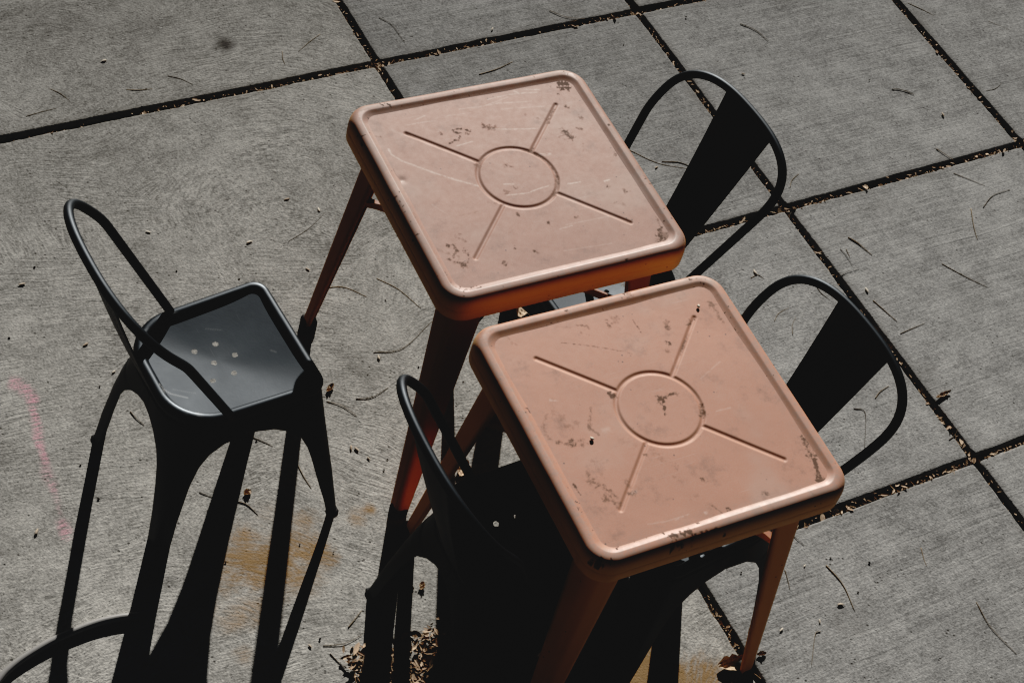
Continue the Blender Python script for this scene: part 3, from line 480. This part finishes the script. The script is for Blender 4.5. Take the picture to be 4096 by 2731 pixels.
# ------------------------------------------------------------------ tables
TZ = .745; HO = .289; RO = .054
def frame_outline(inset):
    h = HO - inset; r = max(RO - inset * .75, .012)
    return rounded_poly([(-h, -h), (h, -h), (h, h), (-h, h)], [r] * 4, 100, 12)
def table_top(name, dirt, scr, rim, dents, seed):
    dirt = [(p, w * 1.15, s if s > .85 else min(.95, s * 1.15)) for p, w, s in dirt]
    hp = .2535; st = .0018; n = int(2 * hp / st); g = np.linspace(-hp, hp, n + 1)
    GX, GY = np.meshgrid(g, g); X = GX.ravel(); Y = GY.ravel(); R = np.hypot(X, Y)
    d = np.abs(R - .0865)
    for sx, sy in ((1, 1), (-1, 1), (1, -1), (-1, -1)):
        a = np.array([sx, sy]) * .0865 / math.sqrt(2); b = np.array([sx, sy]) * .258 / math.sqrt(2); ab = b - a
        t_ = np.clip(((X - a[0]) * ab[0] + (Y - a[1]) * ab[1]) / (ab @ ab), 0, 1); d = np.minimum(d, np.hypot(X - a[0] - t_ * ab[0], Y - a[1] - t_ * ab[1]))
    q = np.clip((d - .0008) / .0060, 0, 1); gro = 1 - q * q * (3 - 2 * q)
    Z = TZ - .0023 * gro + .0005 * vnoise(X * 7 + seed, Y * 7, seed) + .0011 * (1 - np.clip(R / .25, 0, 1) ** 2)
    for dx, dy in dents: Z -= .0016 * np.exp(-((X - dx) ** 2 + (Y - dy) ** 2) / (2 * .006 ** 2))
    nz = vnoise(X * 160, Y * 160, seed + 1) * .6 + vnoise(X * 380, Y * 380, seed + 2) * .5
    D = strokes(X, Y, dirt, noise=nz); S = strokes(X, Y, [(p, w * .8, s * .72) for p, w, s in scr], noise=nz * .5)
    D = np.maximum(D, gro * np.clip(vnoise(X * 16, Y * 16, seed + 5) * 1.6 - .35, 0, 1) * .7)
    de = hp - .002 - np.maximum(np.abs(X), np.abs(Y))
    W = np.clip(1 - de / .03, 0, 1) * .35
    D = np.maximum(D, np.clip(1 - de / .006, 0, 1) * np.clip(vnoise(X * 22, Y * 22, seed + 7) * 1.2 - .3, 0, 1) * .6)
    m = n + 1
    idx = np.arange(n * m).reshape(n, m)[:, :n]; Fq = np.stack([idx, idx + 1, idx + m + 1, idx + m], -1).reshape(-1, 4)
    prof = [(.0405, -.0010), (.0392, -.0002), (.0378, .0002), (.0355, .0009), (.0325, .0020), (.0300, .0030), (.0280, .0038), (.0264, .0044), (.0254, .00465), (.0240, .0048), (.0210, .0048), (.0170, .00475), (.0145, .0043), (.0115, .0034), (.0088, .0018), (.0062, -.0008), (.0038, -.0048), (.0020, -.0100), (.0009, -.0160), (.0003, -.0230), (.0003, -.0262), (.0010, -.0275), (.0003, -.0290), (.0, -.0330), (.0, -.0545), (.0012, -.0560), (.0035, -.0552), (.0040, -.0500)]
    outs = []
    for ins, z in prof: o2 = frame_outline(ins); outs.append(np.column_stack([o2, np.full(len(o2), TZ + z)]))
    # finer along the straight edges
    k = len(outs[0]); RV = []
    fine = 5
    for o3 in outs:
        nx_ = np.roll(o3, -1, 0); RV.append(np.concatenate([o3 + (nx_ - o3) * (j / fine) for j in range(fine)], 1).reshape(-1, 3))
    K = len(RV[0]); RVv = np.concatenate(RV); x = RVv[:, 0]; y = RVv[:, 1]; z = RVv[:, 2]
    RVv[:, 2] += .0005 * vnoise(x * 14, y * 14, seed + 3) * (z > TZ - .02)
    rnz = vnoise(x * 200, y * 200, seed + 4)
    rd = strokes(x, y, rim, noise=rnz) * (z > TZ - .02)
    rw = np.clip((z - TZ - .0010) / .003, 0, 1) * (np.maximum(abs(x), abs(y)) < HO - .010)
    chip = (rnz > .55) * (vnoise(x * 40, y * 40, seed + 8) > .55) * .9; rd = np.maximum(rd, chip * (z > TZ - .03))
    low = np.clip(.5 - (z - (TZ - .03)) / .02, 0, 1) * np.clip(vnoise(np.arctan2(y, x) * 20, z * 60, seed + 9), 0, 1) * .35
    nv = len(X)
    F = np.concatenate([Fq, np.array(rows_faces(len(prof), K, True)) + nv])
    V = np.concatenate([np.stack([X, Y, Z], 1), RVv])
    me = bpy.data.meshes.new(name)
    me.vertices.add(len(V)); me.vertices.foreach_set('co', V.astype(np.float32).ravel())
    me.loops.add(F.size); me.loops.foreach_set('vertex_index', F.astype(np.int32).ravel())
    me.polygons.add(len(F)); me.polygons.foreach_set('loop_start', np.arange(0, F.size, 4, dtype=np.int32))
    me.update(calc_edges=True); me.polygons.foreach_set('use_smooth', [True] * len(F))
    for nm, a in (('dirt', np.concatenate([D, np.maximum(rd, low)])), ('scratch', np.concatenate([S, np.zeros(len(x))])), ('wear', np.concatenate([W, rw * .8])), ('polish', np.concatenate([np.zeros(nv), np.clip((z - TZ) / .002, 0, 1) * (np.maximum(abs(x), abs(y)) < HO - .0252)]))):
        at = me.attributes.new(nm, 'FLOAT', 'POINT'); at.data.foreach_set('value', a.astype(np.float32))
    me.validate(); me.update(); return me

def corner_leg(zs, cornf, wu, wv, rad, du, dv, flange=0.):
    """folded sheet leg: wings along du and dv from a rounded outer corner; one row per height"""
    V = []; nA = 7; nW = 5
    for z in zs:
        c = cornf(z); a, b, r = wu(z), wv(z), rad(z)
        u = np.array(du(z) if callable(du) else du, float); v = np.array(dv(z) if callable(dv) else dv, float)
        u /= np.linalg.norm(u); v /= np.linalg.norm(v)
        ang = math.acos(np.clip(u @ v, -1, 1)); tl = min(r / math.tan(ang / 2), a * .92, b * .92); r = tl * math.tan(ang / 2)
        bis = (u + v) / np.linalg.norm(u + v); cc = c + bis * (r / math.sin(ang / 2))
        row = []
        if flange: row.append(c + u * a + v * flange)
        row += [c + u * (a + (tl - a) * k / nW) for k in range(nW)]
        p0 = c + u * tl - cc; p1 = c + v * tl - cc
        t0 = math.atan2(p0[1], p0[0]); d = (math.atan2(p1[1], p1[0]) - t0 + math.pi) % (2 * math.pi) - math.pi
        row += [cc + r * np.array([math.cos(t0 + d * k / nA), math.sin(t0 + d * k / nA)]) for k in range(nA + 1)]
        row += [c + v * (tl + (b - tl) * k / nW) for k in range(1, nW + 1)]
        if flange: row.append(c + v * b + u * flange)
        V += [(p[0], p[1], z) for p in row]; m = len(row)
    return np.array(V), rows_faces(len(zs), m)

def foot_cap(c, sx, sy, s_, h, dx=0):
    """tapered rubber shoe, outer corner near c, growing inward"""
    rows = []; prof = [(.92, 0.), (1., .003), (1., h * .7), (.9, h), (.55, h * 1.02)]
    for k, z in prof:
        hh = s_ * .5 * k; q = rounded_poly([(-hh, -hh), (hh, -hh), (hh, hh), (-hh, hh)], [hh * .45] * 4, 2, 4)
        rows.append(np.column_stack([q[:, 0] + c[0] - sx * (s_ * .5 - .002), q[:, 1] + c[1] - sy * (s_ * .5 - .002), np.full(len(q), z)]))
    n = len(rows[0]); V = np.concatenate(rows); F = rows_faces(len(rows), n, True) + [tuple(range(n - 1, -1, -1)), tuple((len(rows) - 1) * n + k for k in range(n))]
    return mesh('rubber_foot', V, F)

lerp = lambda a, b, t: a + (b - a) * t
def pw(tab):
    zs = [a for a, _ in tab]; vs = [b for _, b in tab]; return lambda z: float(np.interp(z, zs, vs))
TLEG = {}
for sx in (-1, 1):
    for sy in (-1, 1):
        cf = lambda z, sx=sx, sy=sy: np.array([sx, sy]) * (.303 + (.236 - .303) * z / .715)
        V, F = corner_leg(np.linspace(.006, .715, 26), cf, lambda z: .028 + .044 * z / .715, lambda z: .028 + .044 * z / .715, lambda z: .011 + .012 * z / .715, (-sx, 0), (0, -sy), .010)
        TLEG[sx, sy] = (mesh('leg', V, F), foot_cap((sx * .305, sy * .305), sx, sy, .036, .026))
def brace_mesh(s_, z):
    L = .238 * math.sqrt(2); n = 33; V = []
    for i in range(n):
        u = i / (n - 1) * 2 - 1; x = u * L; e = max(0., (abs(u) - .84) / .16); zz = z - .010 * (1 - e) * 0 - .010 * e * e
        th = .0025 + .012 * e; ht = lerp(.011, .004, e)
        sec = [(-th, -ht), (th, -ht), (th, ht), (-th, ht)]
        for a, b in sec: V.append(((x - a * s_) / math.sqrt(2) if 0 else (x * 1 - a) / math.sqrt(2), (x * s_ + a * s_) / math.sqrt(2), zz + b))
    F = rows_faces(n, 4, True) + [(3, 2, 1, 0), tuple((n - 1) * 4 + k for k in range(4))]
    return mesh('brace', V, F, False)
BR = {1: brace_mesh(1, .476), -1: brace_mesh(-1, .501)}
def make_table(label, t, paint, marks):
    root = thing('cafe_table', label, 'table', (t[0], t[1], 0), t[2], 'square orange metal tables standing side by side')
    obj('tabletop', table_top('tabletop', *marks), M[paint], root)
    for k, (lm_, fm) in TLEG.items():
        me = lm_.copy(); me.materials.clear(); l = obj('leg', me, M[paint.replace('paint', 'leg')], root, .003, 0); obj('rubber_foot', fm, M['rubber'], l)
    for s_ in (1, -1):
        me = BR[s_].copy(); me.materials.clear(); obj('brace', me, M[paint], root)
    return root
tabA = make_table('pinkish faded square metal table behind, with black scuffs in its far corner', T1, 'paintA', (M1, S1, [], DENT, 11))
tabB = make_table('orange tan square metal table in front, with a dark star scratch in its circle', T2, 'paintB', (M2, S2, R2, [], 29))
for i, (p_, lab) in enumerate(zip(CRUMB, ('white crumb on the far right corner of the front table', 'pale crumb on a ring stain of the front table'))):
    ca, sa = math.cos(T2[2]), math.sin(T2[2]); o = obj('crumb', husk_mesh(.010, .007, .005, .9, 50 + i), M['husk'])
    o.location = (T2[0] + p_[0] * ca - p_[1] * sa, T2[1] + p_[0] * sa + p_[1] * ca, TZ + .0012); o.rotation_euler = (0, 0, 1. + i); tag(o, lab, 'crumb')

# ------------------------------------------------------------------ chairs
SZ = .4485   # top of the seat rim
SEAT = [(.187, -.1615), (.187, .1615), (-.152, .150), (-.152, -.150)]; SRAD = [.036, .036, .112, .112]
FOOT = [(.234, -.212), (.234, .200), (-.188, .200), (-.180, -.132)]
def seat_outline(ins):
    c = np.array(SEAT); c = c - np.sign(c - [0.01, 0]) * ins
    return rounded_poly(c, [max(r - ins * .8, .012) for r in SRAD], 14, 14)
def inside(px, py, poly):
    r = np.zeros(len(px), bool); n = len(poly)
    for i in range(n):
        x1, y1 = poly[i]; x2, y2 = poly[(i + 1) % n]
        c = ((y1 > py) != (y2 > py)) & (px < (x2 - x1) * (py - y1) / (y2 - y1 + 1e-15) + x1); r ^= c
    return r
def seat_mesh():
    st = .0022; xs = np.arange(-.156, .192, st); ys = np.arange(-.166, .167, st); GX, GY = np.meshgrid(xs, ys); X = GX.ravel(); Y = GY.ravel()
    holes = [(0, 0)] + [(.0485 * math.cos(math.radians(60 * k + 2)), .0485 * math.sin(math.radians(60 * k + 2))) for k in range(6)]
    hr = .0064
    for hx, hy in holes:
        d = np.hypot(X - hx, Y - hy); k = (np.abs(d - hr) < st * .75) & (d > 1e-6)
        f = hr / d[k]; X[k] = hx + (X[k] - hx) * f; Y[k] = hy + (Y[k] - hy) * f
    e = np.maximum(np.abs(Y) / .150, np.abs(X - .0175) / .160)
    e_ = (np.abs((X - .012) / .172) ** 4 + np.abs(Y / .158) ** 4) ** .25; bowl = np.clip(1 - np.sqrt(e_ ** 2 + .02) ** 1.35, 0, 1)
    Z = SZ - .0072 - .017 * bowl 
    m = len(xs); n = len(ys); F = []
    inn = inside(X, Y, seat_outline(.0205))
    idx = np.arange(n * m).reshape(n, m)
    for j in range(n - 1):
        for i in range(m - 1):
            q = (idx[j, i], idx[j, i + 1], idx[j + 1, i + 1], idx[j + 1, i])
            if not all(inn[a] for a in q): continue
            cx = X[list(q)].mean(); cy = Y[list(q)].mean()
            if any(math.hypot(cx - hx, cy - hy) < hr - .0006 for hx, hy in holes): continue
            F.append(q)
    V = np.stack([X, Y, Z], 1)
    prof = [(.0270, -.0120), (.0250, -.0085), (.0228, -.0048), (.0205, -.0022), (.0175, -.0006), (.0130, .0002), (.0085, -.0002), (.0050, -.0014), (.0022, -.0040), (.0005, -.0080), (.0, -.0120), (.0008, -.0165), (.0025, -.0195), (.0034, -.0250), (.0034, -.0460)]
    rows = []
    for ins, z in prof: q = seat_outline(ins); rows.append(np.column_stack([q, np.full(len(q), SZ + z)]))
    K = len(rows[0]); F = [tuple(f) for f in F] + [tuple(a + len(V) for a in f) for f in rows_faces(len(rows), K, True)]
    V = np.concatenate([V, *rows])
    used = sorted({a for f in F for a in f}); re = {a: i for i, a in enumerate(used)}
    V = V[used]; F = [tuple(re[a] for a in f) for f in F]
    scr = strokes(V[:, 0], V[:, 1], [([(-.132, -.02), (-.118, -.045), (-.09, -.066)], .0016, .9), ([(-.128, -.03), (-.132, -.045)], .0016, .8), ([(-.11, -.035), (-.07, -.06)], .0010, .4), ([(.02, .085), (.05, .07)], .001, .25), ([(.12, -.02), (.128, -.03)], .0015, .3), ([(-.03, -.11), (-.026, -.113)], .002, .5)])
    edge = (V[:, 2] > SZ - .003) * np.clip(vnoise(V[:, 0] * 110, V[:, 1] * 110, 3) * 2 - 1.05, 0, 1) * (V[:, 0] < -.02) * .7
    return mesh('seat', V, F, True, {'scratch': np.maximum(scr, edge), 'polish': np.clip((V[:, 2] - SZ + .0045) / .003, 0, 1)})

def chair_leg(i):
    n = 4; tc = np.array(SEAT) - np.sign(np.array(SEAT) - [.01, 0]) * .0034; fc = np.array(FOOT); ztop = SZ - .030
    nxt, prv = (i + 1) % n, (i - 1) % n; front = i in (0, 1)
    cor = lambda k, z: lerp(fc[k], tc[k], np.clip(z / ztop, 0, 1) ** (1.0 if k in (0, 1) else .92))
    side = pw([(0, .027), (.045, .029), (.13, .039), (.214, .048), (.257, .054), (.30, .067), (.332, .091), (.355, .124), (.368, .172), (.42, .172)]) if front else pw([(0, .034), (.097, .037), (.158, .042), (.236, .049), (.297, .062), (.332, .080), (.356, .110), (.369, .172), (.42, .172)])
    end = pw([(0, .033), (.10, .038), (.20, .047), (.26, .056), (.30, .069), (.335, .094), (.356, .122), (.37, .165), (.42, .165)])
    r0 = SRAD[i] - .0034
    rad = pw([(0, .011), (.15, .014), (.30, .026), (.42, r0)]) if front else pw([(0, .011), (.12, .018), (.25, .042), (.34, .085), (.42, r0)])
    zs = np.concatenate([np.linspace(-.004, .28, 15), np.linspace(.29, .372, 26), np.linspace(.378, ztop, 6)])
    # along SEAT order 0 front right,1 front left,2 rear left,3 rear right
    tow = lambda k: (lambda z: cor(k, z) - cor(i, z))
    isside = {(1, 2), (2, 1), (3, 0), (0, 3)}
    wu = side if (i, nxt) in isside else end; wv = side if (i, prv) in isside else end
    V, F = corner_leg(zs, lambda z: cor(i, z), wu, wv, rad, tow(nxt), tow(prv))
    sx, sy = np.sign(fc[i])
    return mesh('leg', V, F, True), foot_cap(fc[i] + np.array([sx, sy]) * .0005, sx, sy, .025, .005)

rail_pts = rail_curve()
def chair():
    root = thing('metal_chair', '', 'chair', (0, 0, 0), 0, 'charcoal metal cafe chairs around the tables')
    obj('seat', seat_mesh(), M['charcoal'], root)
    for i in range(4):
        lm_, fm = chair_leg(i); l = obj('leg', lm_, M['charcoal'], root, .0024, 0); obj('rubber_foot', fm, M['rubber'], l)
    P = rail_pts; a = P[0] + (P[0] - P[1]) / np.linalg.norm(P[0] - P[1]) * .012; b = P[-1] + (P[-1] - P[-2]) / np.linalg.norm(P[-1] - P[-2]) * .012
    V, F = tube(np.vstack([a, P, b]), .0097, 14); obj('back_rail', mesh('back_rail', V, F), M['charcoal'], root)
    # tapered back plate between the seat and the top of the rail
    rows = []; n = 22; m = 13
    top = np.array([p for p in P if p[2] > .79]); order = np.argsort(top[:, 1]); ty, tx, tz = top[order, 1], top[order, 0], top[order, 2]
    for i in range(n):
        u = i / (n - 1); hw = lerp(.046, .083, u ** 1.1)
        for k in range(m):
            s_ = k / (m - 1) * 2 - 1; y = s_ * hw
            bx = -.1495 + .004 * s_ * s_; bz = .425; ex = np.interp(y, ty, tx); ez = np.interp(y, ty, tz)
            x = lerp(bx, ex, u) - .012 * math.sin(math.pi * u) * (1 - .6 * s_ * s_) * .6; z = lerp(bz, ez, u)
            rib = .0025 * math.exp(-((abs(s_) - .62) / .13) ** 2) * math.sin(math.pi * u) ** .5
            rows.append((x + rib, y, z))
    obj('backrest', mesh('backrest', np.array(rows), rows_faces(n, m)), M['charcoal'], root, .0022, 0)
    return root
ch = chair()
for i, (pose, lab) in enumerate(CHAIRS):
    r = ch if i == 0 else copy_tree(ch)
    r.location = (pose[0], pose[1], 0); r.rotation_euler = (0, 0, pose[2]); r['label'] = lab

# a dark hose lying in a curve on the concrete
hp_ = cr_curve(np.column_stack([HOSE, np.full(len(HOSE), .0085)]), 8); c0 = hp_[len(hp_) // 2] * [1, 1, 0]
V, F = tube(hp_ - c0, .0085, 12); o = obj('hose', mesh('hose', V, F), M['hose']); o.location = tuple(c0)
tag(o, 'smooth grey hose curving over the concrete at the lower left corner', 'hose')

# ------------------------------------------------------------------ camera, sun and sky
cam = bpy.data.cameras.new('camera'); co_ = bpy.data.objects.new('camera', cam); C.objects.link(co_)
yaw, pitch, roll = CAM[3:6]
f = Vector((math.sin(yaw) * math.cos(pitch), math.cos(yaw) * math.cos(pitch), -math.sin(pitch)))
rr = f.cross(Vector((0, 0, 1))).normalized(); uu = rr.cross(f)
r2 = rr * math.cos(roll) + uu * math.sin(roll); u2 = -rr * math.sin(roll) + uu * math.cos(roll)
mw = Matrix(((r2.x, u2.x, -f.x, CAM[0]), (r2.y, u2.y, -f.y, CAM[1]), (r2.z, u2.z, -f.z, CAM[2]), (0, 0, 0, 1)))
co_.matrix_world = mw
cam.sensor_width = 36; cam.lens = CAM[6] / 2352 * 36; cam.clip_start = .05; cam.clip_end = 1000
SC.camera = co_
sd = Vector((SUN_H[0] * SUN_L, SUN_H[1] * SUN_L, -1)).normalized()
sl = bpy.data.lights.new('sun', 'SUN'); sl.energy = SUN_E; sl.angle = math.radians(.5); sl.color = (1, .975, .935)
so = bpy.data.objects.new('sun', sl); C.objects.link(so); so.rotation_euler = sd.to_track_quat('-Z', 'Y').to_euler()
w = bpy.data.worlds.new('World'); SC.world = w; w.use_nodes = True; nt = w.node_tree; nt.nodes.clear()
sky = nt.nodes.new('ShaderNodeTexSky'); sky.sky_type = 'NISHITA'; sky.sun_disc = False
sky.sun_elevation = math.atan(1 / (SUN_L * math.hypot(*SUN_H))); sky.sun_rotation = math.atan2(-SUN_H[0], -SUN_H[1])
bg = nt.nodes.new('ShaderNodeBackground'); bg.inputs[1].default_value = SKY_S; wo = nt.nodes.new('ShaderNodeOutputWorld')
nt.links.new(sky.outputs[0], bg.inputs[0]); nt.links.new(bg.outputs[0], wo.inputs[0])
SC.view_settings.view_transform = 'Standard'; SC.view_settings.look = 'None'; SC.view_settings.exposure = 0; SC.view_settings.gamma = 1
SC.view_settings.use_curve_mapping = True      # the picture was printed with a hard toe: shadows close up early
cm = SC.view_settings.curve_mapping; cm.use_clip = True; cv = cm.curves[3]
for x, y in TOE[1:-1]: cv.points.new(x, y)
cv.points[0].location = TOE[0]; cv.points[-1].location = TOE[-1]; cm.update()
SC.cycles.max_bounces = 6; SC.cycles.diffuse_bounces = 3; SC.cycles.glossy_bounces = 3
SC.cycles.caustics_reflective = False
